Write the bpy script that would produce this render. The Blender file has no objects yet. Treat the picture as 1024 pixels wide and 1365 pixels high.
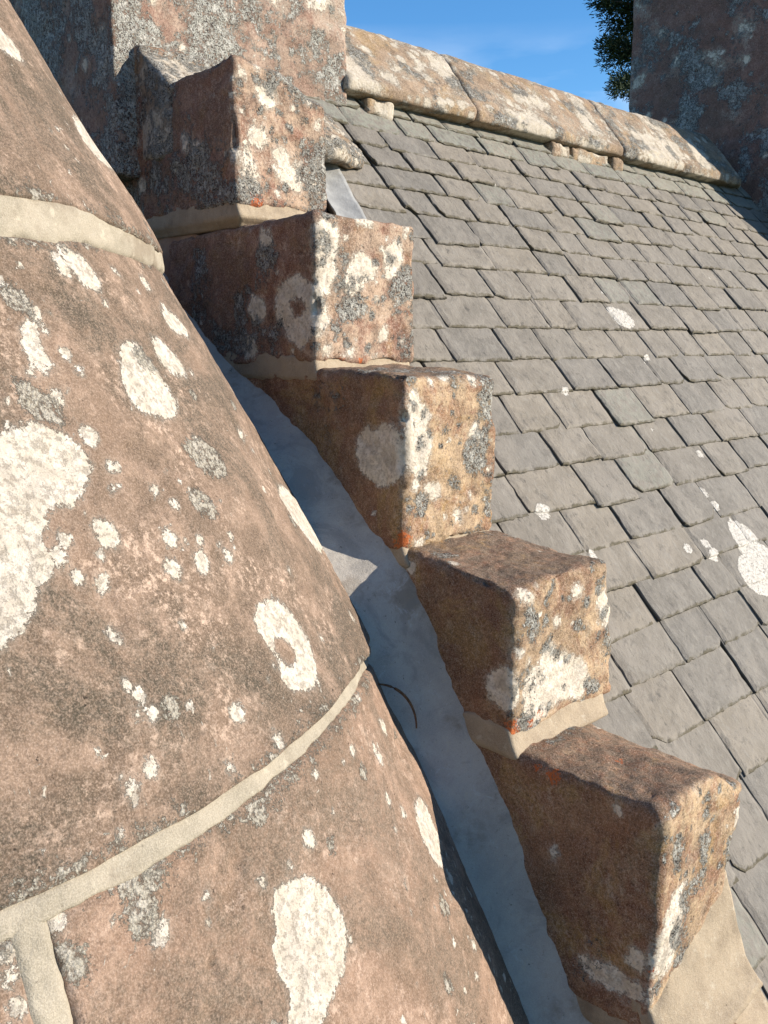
import bpy, math, json
import numpy as np
from mathutils import Matrix, Vector
R = math.radians
scene = bpy.context.scene
C = scene.collection
# ------------------------------------------------------------------ camera
cam_d = bpy.data.cameras.new("camera"); cam = bpy.data.objects.new("camera", cam_d); C.objects.link(cam)
cam_d.sensor_fit = 'VERTICAL'; cam_d.sensor_height = 36.0
cam_d.lens = 1196.5 / 1365 * 36.0
cam_d.clip_start = 0.02; cam_d.clip_end = 5000
rows = ((0.731318, -0.682026, 0.003704), (0.129070, 0.143726, 0.981164), (0.669713, 0.717065, -0.193139))
m = Matrix(((rows[0][0], rows[1][0], -rows[2][0]), (rows[0][1], rows[1][1], -rows[2][1]), (rows[0][2], rows[1][2], -rows[2][2])))
cam.matrix_world = Matrix.Translation((-0.9985, -0.5404, 0.6238)) @ m.to_4x4()
scene.camera = cam
scene.render.resolution_x, scene.render.resolution_y = 768, 1024
# ------------------------------------------------------------------ light
SUN = Vector((0.60, -0.70, 0.39)).normalized()
el = math.asin(SUN.z); rot = math.atan2(SUN.x, SUN.y)
sun_d = bpy.data.lights.new("sun", 'SUN'); sun_d.energy = 5.0; sun_d.angle = R(0.6); sun_d.color = (1.0, 0.90, 0.76)
sun = bpy.data.objects.new("sun", sun_d); C.objects.link(sun)
sun.rotation_euler = SUN.to_track_quat('Z', 'Y').to_euler(); sun.location = (4, -6, 6)
world = bpy.data.worlds.new("World"); scene.world = world; world.use_nodes = True
wn, wl = world.node_tree.nodes, world.node_tree.links; wn.clear()
sky = wn.new('ShaderNodeTexSky'); sky.sky_type = 'NISHITA'; sky.sun_disc = False
sky.sun_elevation = el; sky.sun_rotation = rot; sky.altitude = 100; sky.dust_density = 0.0; sky.ozone_density = 4.0; sky.air_density = 1.0
tc = wn.new('ShaderNodeTexCoord'); mp = wn.new('ShaderNodeMapping'); mp.inputs['Scale'].default_value = (2.2, 2.2, 9)
nz = wn.new('ShaderNodeTexNoise'); nz.inputs['Scale'].default_value = 1.6; nz.inputs['Detail'].default_value = 6
sep = wn.new('ShaderNodeSeparateXYZ'); lowm = wn.new('ShaderNodeMapRange')
lowm.inputs['From Min'].default_value = 0.30; lowm.inputs['From Max'].default_value = 0.22
cr = wn.new('ShaderNodeMapRange'); cr.inputs['From Min'].default_value = 0.45; cr.inputs['From Max'].default_value = 0.75
mul = wn.new('ShaderNodeMath'); mul.operation = 'MULTIPLY'
mixc = wn.new('ShaderNodeMix'); mixc.data_type = 'RGBA'; mixc.inputs['B'].default_value = (5.5, 6.0, 6.8, 1)
hs = wn.new('ShaderNodeHueSaturation'); hs.inputs['Saturation'].default_value = 1.2
bg = wn.new('ShaderNodeBackground'); bg.inputs['Strength'].default_value = 0.11
wo = wn.new('ShaderNodeOutputWorld')
wl.new(tc.outputs['Generated'], mp.inputs['Vector']); wl.new(mp.outputs[0], nz.inputs['Vector'])
wl.new(tc.outputs['Generated'], sep.inputs[0]); wl.new(sep.outputs['Z'], lowm.inputs['Value'])
wl.new(nz.outputs[0], cr.inputs['Value']); wl.new(cr.outputs[0], mul.inputs[0]); wl.new(lowm.outputs[0], mul.inputs[1])
wl.new(mul.outputs[0], mixc.inputs['Factor']); wl.new(sky.outputs[0], hs.inputs['Color']); wl.new(hs.outputs[0], mixc.inputs['A'])
wl.new(mixc.outputs['Result'], bg.inputs['Color']); wl.new(bg.outputs[0], wo.inputs[0])
scene.view_settings.view_transform = 'Standard'; scene.view_settings.look = 'None'
scene.view_settings.exposure = 0.95; scene.view_settings.gamma = 1.0
# ------------------------------------------------------------------ traced lichen outlines (metres on the real surfaces)
# turret outlines are (angle round the axis, height); step-stone outlines are (depth, height) or (width, height)
CONE= {"W":{"A":[[-1.06,0.6115],[-1.0293,0.6157],[-0.9916,0.611],[-0.9841,0.5747],[-0.9766,0.5379],[-1.0251,0.5232],[-1.0803,0.5314],[-1.1001,0.5619]],"B":[[-0.9453,0.6218],[-0.8981,0.6151],[-0.878,0.5858],[-0.9036,0.5643],[-0.9339,0.5731],[-0.9623,0.5943]],"C":[[-1.3852,0.5208],[-1.327,0.5311],[-1.2764,0.5404],[-1.241,0.527],[-1.2139,0.4985],[-1.2398,0.4715],[-1.2714,0.4575],[-1.3062,0.4587],[-1.3291,0.4349],[-1.3209,0.4167],[-1.3334,0.4023],[-1.3621,0.3884],[-1.384,0.3679],[-1.4118,0.356],[-1.4519,0.3596]],"D":[[-1.0904,0.3006],[-1.0437,0.3139],[-0.9968,0.3042],[-0.9786,0.2634],[-0.9834,0.2223],[-1.0206,0.2033],[-1.0677,0.212],[-1.085,0.2312],[-1.0769,0.2626]],"E":[[-1.264,0.0324],[-1.2455,0.0535],[-1.2328,0.0802],[-1.1923,0.0729],[-1.153,0.0378],[-1.1563,-0.0033],[-1.1832,-0.032],[-1.2232,-0.0345],[-1.2565,-0.0598],[-1.2953,-0.033],[-1.2604,-0.0068]],"F":[[-0.8974,-0.0123],[-0.8439,-0.0301],[-0.861,-0.079],[-0.889,-0.1051],[-0.9312,-0.0869],[-0.9261,-0.043]],"G":[[-0.7437,0.4074],[-0.6095,0.381],[-0.5522,0.3327],[-0.5525,0.2726],[-0.7091,0.2883],[-0.7366,0.3264],[-0.777,0.3684]],"H":[[-1.0935,0.7244],[-1.0493,0.7232],[-1.0168,0.7079],[-1.0057,0.6865],[-1.0302,0.6724],[-1.0662,0.6796]],"K":[[-0.8244,0.6616],[-0.7688,0.6558],[-0.7333,0.6249],[-0.8026,0.6177],[-0.8472,0.6346]],"L":[[-0.7118,0.9257],[-0.5631,0.9311],[-0.5807,0.8671],[-0.7136,0.852],[-0.783,0.8775]],"M":[[-0.9202,1.0106],[-0.87,1.0067],[-0.8416,0.9893],[-0.8402,0.9668],[-0.8965,0.9618],[-0.9342,0.9711],[-0.9964,0.9617]],"N":[[-1.2288,0.6429],[-1.2029,0.6356],[-1.2172,0.5973],[-1.2094,0.591],[-1.2365,0.5826],[-1.2523,0.6016]]},"hole":[[-1.0615,0.275],[-1.0311,0.2675],[-1.0284,0.2423],[-1.0507,0.2365],[-1.067,0.2508]],"G":{"a":[[-1.2343,0.6769],[-1.2013,0.6705],[-1.1998,0.6395],[-1.2288,0.6429],[-1.2482,0.6576]],"b":[[-1.2858,0.584],[-1.2412,0.5679],[-1.2254,0.5371],[-1.2494,0.5313],[-1.2844,0.5445]],"c":[[-1.0787,0.4507],[-1.0319,0.4398],[-1.0383,0.4099],[-1.0798,0.4168]],"d":[[-1.0327,0.4973],[-0.9575,0.4995],[-0.9324,0.4541],[-0.9864,0.447],[-1.0213,0.4695]],"e":[[-1.449,0.1407],[-1.4292,0.1435],[-1.4206,0.1204],[-1.4327,0.111],[-1.4463,0.12]],"f":[[-1.3832,0.1687],[-1.3578,0.1599],[-1.3594,0.1442],[-1.3856,0.1491]],"g":[[-1.2193,0.1608],[-1.193,0.1471],[-1.2009,0.1298],[-1.2262,0.137]]},"c":[[-1.1935,0.4872,0.0074],[-1.2459,0.427,0.0158],[-1.1743,0.3777,0.0123],[-1.1214,0.373,0.0145],[-1.2766,0.3877,0.01],[-1.3184,0.421,0.0105],[-1.1351,0.4582,0.0085],[-1.1568,0.4056,0.0109],[-1.2245,0.1967,0.008],[-1.2927,0.2867,0.009],[-1.3049,0.2745,0.0067],[-1.4346,0.1605,0.0105],[-1.4472,0.1533,0.0063],[-1.3455,0.1635,0.0103],[-1.0256,-0.0438,0.0121],[-1.0235,-0.0312,0.01],[-0.8632,0.0801,0.0109],[-1.0245,0.1636,0.0085],[-1.1023,0.1365,0.0062],[-0.9072,0.1485,0.0093],[-1.2401,0.0912,0.0073],[-1.199,0.084,0.0059],[-1.1497,-0.0232,0.0073],[-1.0322,-0.0717,0.0061],[-1.0124,0.0042,0.009],[-1.304,0.3966,0.0076],[-1.3667,0.3957,0.0087],[-1.3646,0.1966,0.0058],[-1.3577,0.2581,0.0043],[-1.1881,0.2814,0.0041],[-1.2408,0.2616,0.0047],[-0.9201,0.3201,0.006],[-0.7224,0.522,0.0056],[-1.1815,0.6045,0.0078],[-1.1694,0.5862,0.0069],[-1.1958,0.6279,0.006],[-1.0025,0.1161,0.0068],[-1.4652,0.1831,0.0041],[-1.3133,0.1809,0.0045],[-1.4805,0.1431,0.0069],[-1.4814,0.1198,0.0083]]}
BL= {"2":[[[0.832,0.6929],[0.8014,0.7248],[0.7255,0.7216],[0.685,0.6826],[0.696,0.6323],[0.7387,0.5998],[0.7822,0.6125],[0.8265,0.6527]],[[0.9088,0.6882],[0.8789,0.701],[0.8444,0.6731],[0.8619,0.6462],[0.8987,0.6368]],[[0.8722,0.8078],[0.837,0.8143],[0.8218,0.7911],[0.8339,0.7723],[0.8689,0.7718]],[[0.9422,0.6185],[0.899,0.6284],[0.8807,0.5979],[0.9013,0.5765],[0.9388,0.5829]]],"3":[[[0.6079,0.4382],[0.5698,0.4855],[0.5512,0.4682],[0.5242,0.4887],[0.4804,0.4679],[0.4795,0.3954],[0.5235,0.3776],[0.5887,0.4016]]],"4":[[[0.3039,0.1146],[0.2471,0.1544],[0.2368,0.0752],[0.2874,0.071]]],"5":[[[0.1127,-0.2511],[0.0749,-0.2422],[-0.0033,-0.2501],[-0.0056,-0.2837],[0.0978,-0.2858]],[[0.0348,-0.202],[0.0044,-0.1875],[-0.0029,-0.2271],[0.0265,-0.2384]],[[0.0743,-0.006],[0.0593,0.0002],[0.0503,-0.0138],[0.0638,-0.0218]],[[0.169,-0.1121],[0.1573,-0.1032],[0.1549,-0.1239],[0.1653,-0.1311]]],"1":[[[1.0876,1.0012],[1.0418,0.9904],[1.0361,0.9527],[1.0906,0.9597]],[[1.1205,1.0158],[1.0925,1.0116],[1.0896,0.9736],[1.1177,0.9774]]]}
BR= {"1":[[[0.0484,1.0848],[0.0915,1.0925],[0.1029,1.0545],[0.0642,1.0416]],[[0.0292,1.0058],[0.0721,1.0149],[0.0764,0.9766],[0.0365,0.9685]],[[0.0887,0.9782],[0.1245,0.9762],[0.1328,0.9357],[0.0966,0.9383]],[[0.1238,0.9416],[0.1607,0.9418],[0.1656,0.8943],[0.1283,0.8961]],[[0.008,0.9673],[0.0449,0.9656],[0.0513,0.8854],[0.0083,0.8743]]],"2":[[[0.003,0.8266],[0.0495,0.8183],[0.0611,0.7686],[0.0399,0.7037],[0.0144,0.6901],[0.0026,0.6834]],[[0.0837,0.7636],[0.1415,0.7698],[0.1508,0.7278],[0.1103,0.7063],[0.078,0.6855],[0.0572,0.7108]],[[0.1656,0.7885],[0.2036,0.8005],[0.2197,0.7582],[0.185,0.7158],[0.1621,0.7283]],[[0.0059,0.6835],[0.0261,0.684],[0.0289,0.6325],[0.005,0.6195]]],"3":[[[0.002,0.5387],[0.0254,0.5438],[0.0574,0.4879],[0.0554,0.4012],[0.0156,0.3867],[0.0027,0.4672]],[[0.0415,0.3901],[0.0863,0.3853],[0.0871,0.3532],[0.0456,0.3582]],[[0.1155,0.3301],[0.1443,0.3264],[0.1393,0.3005],[0.1124,0.3069]],[[0.1495,0.4695],[0.1843,0.4737],[0.1894,0.4406],[0.1541,0.4434]]],"4":[[[0.0256,0.036],[0.0279,0.1323],[0.0643,0.135],[0.0872,0.1598],[0.1277,0.134],[0.1976,0.1013],[0.1904,0.0313],[0.123,0.0571],[0.0755,0.0394],[0.049,0.0101]],[[0.2031,0.2154],[0.2484,0.2129],[0.2583,0.1523],[0.2298,0.1521]],[[0.0085,0.2707],[0.0445,0.2581],[0.0406,0.2298],[0.0099,0.2418]]],"5":[[[-0.0093,-0.2235],[0.0058,-0.1574],[0.0259,-0.1163],[0.0621,-0.1045],[0.0765,-0.1201],[0.0633,-0.1742],[0.0593,-0.2368],[0.0259,-0.2425]]]}
GR= {"1":[],"2":[[[0.0397,0.6844],[0.1103,0.7063],[0.1286,0.6601],[0.0565,0.6327]],[[0.1659,0.715],[0.2393,0.773],[0.2445,0.6902],[0.1854,0.668]]],"3":[[[0.1407,0.4444],[0.1979,0.4794],[0.2197,0.4383],[0.1919,0.3741],[0.1365,0.393]],[[0.0208,0.3799],[0.0687,0.3618],[0.0514,0.3257],[0.0215,0.3298]],[[0.1929,0.3471],[0.2239,0.3366],[0.2253,0.3021],[0.1944,0.3063]]],"4":[[[0.0188,0.24],[0.0367,0.2364],[0.0664,0.1947],[0.0406,0.1649],[0.0218,0.1812]],[[0.1825,0.0793],[0.2255,0.0745],[0.2397,0.0374],[0.1959,0.0429]]],"5":[[[0.025,-0.0327],[0.0581,-0.0296],[0.0589,-0.0804],[0.034,-0.1032]],[[0.1746,-0.0942],[0.2226,-0.1016],[0.2341,-0.1685],[0.2042,-0.2052]],[[0.1034,-0.0592],[0.1349,-0.0546],[0.1327,-0.1122],[0.1115,-0.1147]],[[0.0242,-0.1494],[0.0552,-0.1587],[0.0839,-0.2199],[0.0433,-0.2225]]]}
SP= [[0.733, 0.68, 0.014], [1.186, 0.773, 0.012], [1.187, 0.908, 0.0401], [1.166, 0.929, 0.0241], [0.983, 0.548, 0.008], [1.124, 0.464, 0.014], [0.856, 0.435, 0.008], [1.032, 0.365, 0.014], [1.038, 0.321, 0.016], [1.078, 0.281, 0.01], [0.896, 0.24, 0.014], [0.814, 0.239, 0.016], [0.901, 0.208, 0.0181], [1.073, 0.222, 0.0481], [1.066, 0.248, 0.0321], [1.023, 0.132, 0.0602], [1.104, 0.167, 0.0401], [0.419, 0.398, 0.0201], [0.49, 0.285, 0.014], [1.167, 0.998, 0.01], [2.339, 1.23, 0.008], [1.159, 0.761, 0.008]]
# ------------------------------------------------------------------ numeric helpers
def h3(ix, iy, iz, seed):
    h = (ix.astype(np.uint32) * np.uint32(374761393) + iy.astype(np.uint32) * np.uint32(668265263)
         + iz.astype(np.uint32) * np.uint32(2147483647) + np.uint32(seed * 144665 + 977))
    h = (h ^ (h >> np.uint32(13))) * np.uint32(1274126177)
    h = (h ^ (h >> np.uint32(16))) * np.uint32(2246822519)
    h ^= h >> np.uint32(15)
    return h.astype(np.float64) / 4294967295.0
def vn(P, s, seed=0):
    q = np.asarray(P, float) * s + 1000.0 + seed * 7.31
    i = np.floor(q).astype(np.int64); f = q - i; f = f * f * f * (f * (f * 6 - 15) + 10)
    r = 0
    for dx in (0, 1):
        wx = f[:, 0] if dx else 1 - f[:, 0]
        for dy in (0, 1):
            wy = f[:, 1] if dy else 1 - f[:, 1]
            for dz in (0, 1):
                wz = f[:, 2] if dz else 1 - f[:, 2]
                r = r + wx * wy * wz * h3(i[:, 0] + dx, i[:, 1] + dy, i[:, 2] + dz, seed)
    return r * 2 - 1
def fbm(P, s, octv=4, seed=0, gain=.5):
    r = 0; a = 1; t = 0
    for k in range(octv):
        r = r + a * vn(P, s * 2 ** k, seed + k); t += a; a *= gain
    return r / t
def sstep(a, b, x):
    t = np.clip((x - a) / (b - a), 0, 1); return t * t * (3 - 2 * t)
def poly_sdf(P, poly):
    """signed distance to a closed outline, positive inside"""
    P = np.asarray(P, float); poly = np.asarray(poly, float); n = len(poly)
    d = np.full(len(P), 1e9); ins = np.zeros(len(P), bool)
    for i in range(n):
        a, b = poly[i], poly[(i + 1) % n]; e = b - a; w = P - a
        t = np.clip((w @ e) / (e @ e), 0, 1); d = np.minimum(d, ((w - t[:, None] * e) ** 2).sum(1))
        c = ((a[1] > P[:, 1]) != (b[1] > P[:, 1])) & (P[:, 0] < (b[0] - a[0]) * (P[:, 1] - a[1]) / (b[1] - a[1] + 1e-12) + a[0])
        ins ^= c
    d = np.sqrt(d); return np.where(ins, d, -d)
def smooth_poly(poly, it=2):
    p = np.asarray(poly, float)
    for _ in range(it):
        q = np.roll(p, -1, 0); p = np.stack([.75 * p + .25 * q, .25 * p + .75 * q], 1).reshape(-1, 2)
    return p
# ------------------------------------------------------------------ object helpers
def mesh_obj(name, V, F, mat, parent=None, attrs=None, smooth=True):
    """ONE mesh object from vertex array V and a list/array of faces F"""
    me = bpy.data.meshes.new(name); V = np.asarray(V, np.float32)
    if isinstance(F, np.ndarray):
        k = F.shape[1]; loops = F.ravel().astype(np.int32); starts = np.arange(0, len(loops), k, dtype=np.int32); tot = np.full(len(F), k, np.int32)
    else:
        tot = np.array([len(f) for f in F], np.int32); loops = np.array([i for f in F for i in f], np.int32)
        starts = np.concatenate([[0], np.cumsum(tot)[:-1]]).astype(np.int32)
    me.vertices.add(len(V)); me.vertices.foreach_set('co', V.ravel())
    me.loops.add(len(loops)); me.loops.foreach_set('vertex_index', loops)
    me.polygons.add(len(tot)); me.polygons.foreach_set('loop_start', starts); me.polygons.foreach_set('loop_total', tot)
    me.polygons.foreach_set('use_smooth', np.full(len(tot), smooth, bool))
    me.update(calc_edges=True); me.validate()
    for k, a in (attrs or {}).items():
        at = me.attributes.new(k, 'FLOAT', 'POINT'); at.data.foreach_set('value', np.asarray(a, np.float32))
    if mat: me.materials.append(mat)
    o = bpy.data.objects.new(name, me); C.objects.link(o)
    if parent is not None:
        o.parent = parent
        o.matrix_parent_inverse = world_mat(parent).inverted()
    return o
def world_mat(o):
    return Matrix.Translation(o.location) if o.type == 'EMPTY' else Matrix.Identity(4)
def tag(o, label, cat, group=None):
    o['label'] = label; o['category'] = cat
    if group: o['group'] = group
    return o
def thing(name, loc, label, cat, group=None):
    o = bpy.data.objects.new(name, None); o.empty_display_size = .1; o.location = loc; C.objects.link(o)
    return tag(o, label, cat, group)
def structure(o): o['kind'] = 'structure'; return o
class MB:
    """collects simple shapes into one mesh"""
    def __init__(s): s.V = []; s.F = []; s.n = 0
    def add(s, V, F):
        s.V.append(np.asarray(V, float)); s.F += [[i + s.n for i in f] for f in F]; s.n += len(V)
    def box(s, a, b):
        V = [(x, y, z) for x in (a[0], b[0]) for y in (a[1], b[1]) for z in (a[2], b[2])]
        s.add(V, [(0, 1, 3, 2), (4, 6, 7, 5), (0, 4, 5, 1), (2, 3, 7, 6), (0, 2, 6, 4), (1, 5, 7, 3)])
    def prism(s, poly, x0, x1):
        n = len(poly); V = [(x0, y, z) for y, z in poly] + [(x1, y, z) for y, z in poly]
        s.add(V, [tuple(range(n))[::-1], tuple(range(n, 2 * n))] + [(i, (i + 1) % n, n + (i + 1) % n, n + i) for i in range(n)])
    def tube(s, pts, rad, n=8):
        pts = [Vector(p) for p in pts]; V = []; 
        for i, p in enumerate(pts):
            t = (pts[min(i + 1, len(pts) - 1)] - pts[max(i - 1, 0)]).normalized()
            a = t.orthogonal().normalized(); b = t.cross(a); r = rad[i] if hasattr(rad, '__len__') else rad
            V += [tuple(p + r * (math.cos(k * 2 * math.pi / n) * a + math.sin(k * 2 * math.pi / n) * b)) for k in range(n)]
        F = [(i * n + k, i * n + (k + 1) % n, (i + 1) * n + (k + 1) % n, (i + 1) * n + k) for i in range(len(pts) - 1) for k in range(n)]
        F += [tuple(range(n))[::-1], tuple(range((len(pts) - 1) * n, len(pts) * n))]
        s.add(V, F)
    def build(s, name, mat, parent=None, smooth=False):
        return mesh_obj(name, np.concatenate(s.V), s.F, mat, parent, None, smooth)
def rbox(c0, c1, r0, step, seed, amp=.003, rvar=.7, lowamp=.004, warp=None, lowf=7):
    """worn stone: a gridded box with rounded, chipped arrises and an uneven skin -> V, F, N"""
    c0, c1 = np.array(c0, float), np.array(c1, float); hd = (c1 - c0) / 2; ce = (c0 + c1) / 2
    n = np.maximum(3, np.round((c1 - c0) / step).astype(int))
    I = np.stack(np.meshgrid(*[np.arange(k + 1) for k in n], indexing='ij'), -1)
    surf = ((I == 0) | (I == n)).any(-1); idx = np.full(surf.shape, -1); idx[surf] = np.arange(surf.sum())
    p = (I[surf] / n * 2 - 1) * hd
    r = r0 * (1 + rvar * fbm(p + ce, 11, 3, seed)); r = np.clip(r, .002, hd.min() * .9)[:, None]
    q = np.clip(p, -(hd - r), hd - r); d = p - q; ln = np.linalg.norm(d, axis=1, keepdims=True); nn = d / np.maximum(ln, 1e-9)
    V = q + nn * r + ce
    m2 = sstep(.985, .86, np.abs(nn).max(1))
    V = V - nn * (m2 * .012 * sstep(.18, .55, fbm(V, 15, 4, seed + 31, .6)))[:, None] * min(1, r0 / .012)
    V = V + nn * (lowamp * fbm(V, lowf, 3, seed + 5) + amp * fbm(V, 38, 4, seed + 9))[:, None]
    if warp: V = warp(V)
    F = []
    def quad(A, flip):
        a, b, c, d_ = A[:-1, :-1], A[1:, :-1], A[1:, 1:], A[:-1, 1:]
        f = np.stack([a, b, c, d_], -1).reshape(-1, 4); F.append(f[:, ::-1] if flip else f)
    quad(idx[0], True); quad(idx[-1], False); quad(idx[:, 0], False); quad(idx[:, -1], True); quad(idx[:, :, 0], True); quad(idx[:, :, -1], False)
    return V, np.concatenate(F), nn
def scatter_sdf(V, spots, base=None):
    out = np.full(len(V), -.05) if base is None else base
    for c, r in spots:
        m = (np.abs(V - c) < r * 1.6).all(1); k = np.nonzero(m)[0]
        if len(k): out[k] = np.maximum(out[k], r - np.linalg.norm(V[k] - c, axis=1))
    return out
def rand_spots(V, n, rmin, rmax, rs, cond=None, power=2.2):
    k = np.nonzero(cond)[0] if cond is not None else np.arange(len(V))
    if not len(k): return []
    c = V[rs.choice(k, n)]; r = rmin + (rmax - rmin) * rs.random(n) ** power
    return list(zip(c, r))
# ------------------------------------------------------------------ materials
class NT:
    def __init__(s, name):
        s.m = bpy.data.materials.new(name); s.m.use_nodes = True; s.t = s.m.node_tree; s.t.nodes.clear()
        s.out = s.new('ShaderNodeOutputMaterial'); s.b = s.new('ShaderNodeBsdfPrincipled'); s.link(s.b.outputs[0], s.out.inputs[0])
        s.b.inputs['Specular IOR Level'].default_value = .25
        s.tc = s.new('ShaderNodeTexCoord').outputs['Object']
    def new(s, t): return s.t.nodes.new(t)
    def link(s, a, b): s.t.links.new(a, b)
    def put(s, inp, v):
        if hasattr(v, 'is_output'): s.link(v, inp)
        elif isinstance(v, (tuple, list)): inp.default_value = tuple(v) + (1,) if len(v) == 3 and inp.type == 'RGBA' else v
        else: inp.default_value = v
    def noise(s, scale, detail=4, rough=.55, dist=0, vec=None):
        n = s.new('ShaderNodeTexNoise'); n.inputs['Scale'].default_value = scale; n.inputs['Detail'].default_value = detail
        n.inputs['Roughness'].default_value = rough; n.inputs['Distortion'].default_value = dist; s.link(vec or s.tc, n.inputs['Vector']); return n.outputs[0]
    def voro(s, scale, feature='F1', rnd=1, vec=None):
        n = s.new('ShaderNodeTexVoronoi'); n.feature = feature; n.inputs['Scale'].default_value = scale; n.inputs['Randomness'].default_value = rnd
        s.link(vec or s.tc, n.inputs['Vector']); return n.outputs[0]
    def mapped(s, sc, rot=(0, 0, 0)):
        n = s.new('ShaderNodeMapping'); n.inputs['Scale'].default_value = sc; n.inputs['Rotation'].default_value = rot; s.link(s.tc, n.inputs['Vector']); return n.outputs[0]
    def math(s, op, a, b=0, c=None, clamp=False):
        n = s.new('ShaderNodeMath'); n.operation = op; n.use_clamp = clamp; s.put(n.inputs[0], a); s.put(n.inputs[1], b)
        if c is not None: s.put(n.inputs[2], c)
        return n.outputs[0]
    def ss(s, v, a, b, lo=0, hi=1):
        n = s.new('ShaderNodeMapRange'); n.interpolation_type = 'SMOOTHSTEP'; s.put(n.inputs['Value'], v)
        for k, x in zip(('From Min', 'From Max', 'To Min', 'To Max'), (a, b, lo, hi)): n.inputs[k].default_value = x
        return n.outputs[0]
    def lin(s, v, a, b, lo=0, hi=1):
        n = s.new('ShaderNodeMapRange'); s.put(n.inputs['Value'], v)
        for k, x in zip(('From Min', 'From Max', 'To Min', 'To Max'), (a, b, lo, hi)): n.inputs[k].default_value = x
        return n.outputs[0]
    def mix(s, f, a, b, mode='MIX'):
        n = s.new('ShaderNodeMix'); n.data_type = 'RGBA'; n.blend_type = mode; s.put(n.inputs['Factor'], f); s.put(n.inputs['A'], a); s.put(n.inputs['B'], b); return n.outputs['Result']
    def attr(s, name):
        n = s.new('ShaderNodeAttribute'); n.attribute_name = name; return n.outputs['Fac']
    def bump(s, h, dist, strength=1, nrm=None):
        n = s.new('ShaderNodeBump'); n.inputs['Distance'].default_value = dist; n.inputs['Strength'].default_value = strength; s.link(h, n.inputs['Height'])
        if nrm: s.link(nrm, n.inputs['Normal'])
        return n.outputs[0]
def stone_mat(name, c1, c2, c3, speck=.5, algae=.5, algae_col=(.07, .055, .035), pale=(.45, .33, .26), white_col=(.64, .57, .48), grain=1.0, yellow=0.0, top=(.12, .085, .055), dust=.5, dust_col=(.40, .31, .22), rag=.03, ragf=.035, gap=(.035, .03, .027), leaf=(.30, .29, .26), leaf2=(.46, .44, .39), grag=.05, pits=.6, halo_k=.25):
    n = NT(name)
    big = n.noise(5.5, 6, .62, .4); mid = n.noise(26, 8, .68, .3); fine = n.noise(150, 5, .7); gr = n.noise(520, 3, .6)
    hf = n.noise(215, 6, .78)
    cen = lambda v, a: n.math('MULTIPLY', n.math('SUBTRACT', v, .5), a)
    col = n.mix(n.ss(big, .38, .62), c1, c2)
    col = n.mix(n.ss(mid, .44, .62), col, c3)
    if yellow: col = n.mix(n.math('MULTIPLY', n.ss(n.noise(9, 6, .66, 1.), .5, .64), yellow), col, (.31, .205, .065))
    # pale weathering film; extra on front faces, painting sunlit sides lighter than shaded ones
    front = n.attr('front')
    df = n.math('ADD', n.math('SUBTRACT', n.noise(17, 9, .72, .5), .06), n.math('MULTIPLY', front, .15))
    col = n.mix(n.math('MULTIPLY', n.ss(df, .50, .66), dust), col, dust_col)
    # pale rubbed flecks gathered in loose clusters
    cl = n.ss(n.noise(10, 5, .65), .42, .64)
    col = n.mix(n.math('MULTIPLY', n.math('MULTIPLY', n.ss(n.noise(95, 8, .80), .50, .60), cl), speck, clamp=True), col, pale)
    # dark algae film
    al = n.math('MULTIPLY', n.ss(n.noise(4.2, 10, .74, .8), .44, .60), n.ss(n.noise(170, 7, .80), .28, .60))
    col = n.mix(n.math('MULTIPLY', al, algae, clamp=True), col, algae_col)
    tp = n.attr('top')
    col = n.mix(n.math('MULTIPLY', tp, n.ss(n.noise(48, 8, .75), .36, .60)), col, top)
    col = n.mix(n.math('MULTIPLY', tp, n.ss(n.noise(75, 6, .7), .60, .67)), col, (.075, .028, .018))
    # sand grain
    col = n.mix(n.ss(gr, .40, .72, .0, .70 * grain), col, n.mix(.55, col, (.62, .47, .37)))
    col = n.mix(n.ss(hf, .52, .34, 0, .80 * grain), col, n.mix(.75, col, (.022, .017, .013)))
    # little dark pits
    pit = n.math('MULTIPLY', n.ss(n.noise(120, 6, .72), .655, .70), n.ss(n.noise(15, 4), .45, .6))
    col = n.mix(n.math('MULTIPLY', pit, pits), col, (.03, .024, .02))
    # crustose white lichen
    w = n.attr('white'); n70 = n.noise(62, 7, .74)
    wf = n.math('ADD', w, n.math('ADD', cen(n70, rag), cen(hf, ragf)))
    wm = n.ss(wf, -.0006, .0014)
    halo = n.ss(wf, -.008, .0)
    col = n.mix(n.math('MULTIPLY', halo, halo_k), col, white_col)
    wcol = n.mix(n.ss(n.noise(48, 6, .68), .38, .64), white_col, (white_col[0] * .86, white_col[1] * .84, white_col[2] * .79))
    wcol = n.mix(n.ss(hf, .50, .34, 0, .55), wcol, (.22, .185, .15))
    wcol = n.mix(n.math('MULTIPLY', n.ss(wf, .004, .024), n.ss(n.noise(24, 7, .7), .44, .60, 0, .55)), wcol, (.36, .315, .265))
    body = n.math('MULTIPLY_ADD', n.ss(n.noise(120, 7, .78), .36, .50), .40, .60)
    wmm = n.math('MULTIPLY', wm, body)
    col = n.mix(wmm, col, wcol)
    # rough grey leafy lichen with dark gaps
    g = n.attr('grey'); gf = n.math('ADD', g, n.math('ADD', cen(n.noise(70, 8, .80), grag), cen(hf, grag * .8)))
    gm = n.ss(gf, -.0008, .0014)
    vv = n.voro(330, 'F1'); gn = n.noise(170, 6, .78)
    gcell = n.math('ADD', n.math('MULTIPLY', vv, .5), n.math('MULTIPLY', gn, .9))
    gcol = n.mix(n.ss(gcell, .66, .86), leaf, gap)
    gcol = n.mix(n.ss(n.noise(58, 6, .75), .50, .62), gcol, leaf2)
    gmm = n.math('MULTIPLY', gm, n.ss(n.noise(120, 6, .75), .36, .50))
    col = n.mix(gmm, col, gcol)
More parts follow.
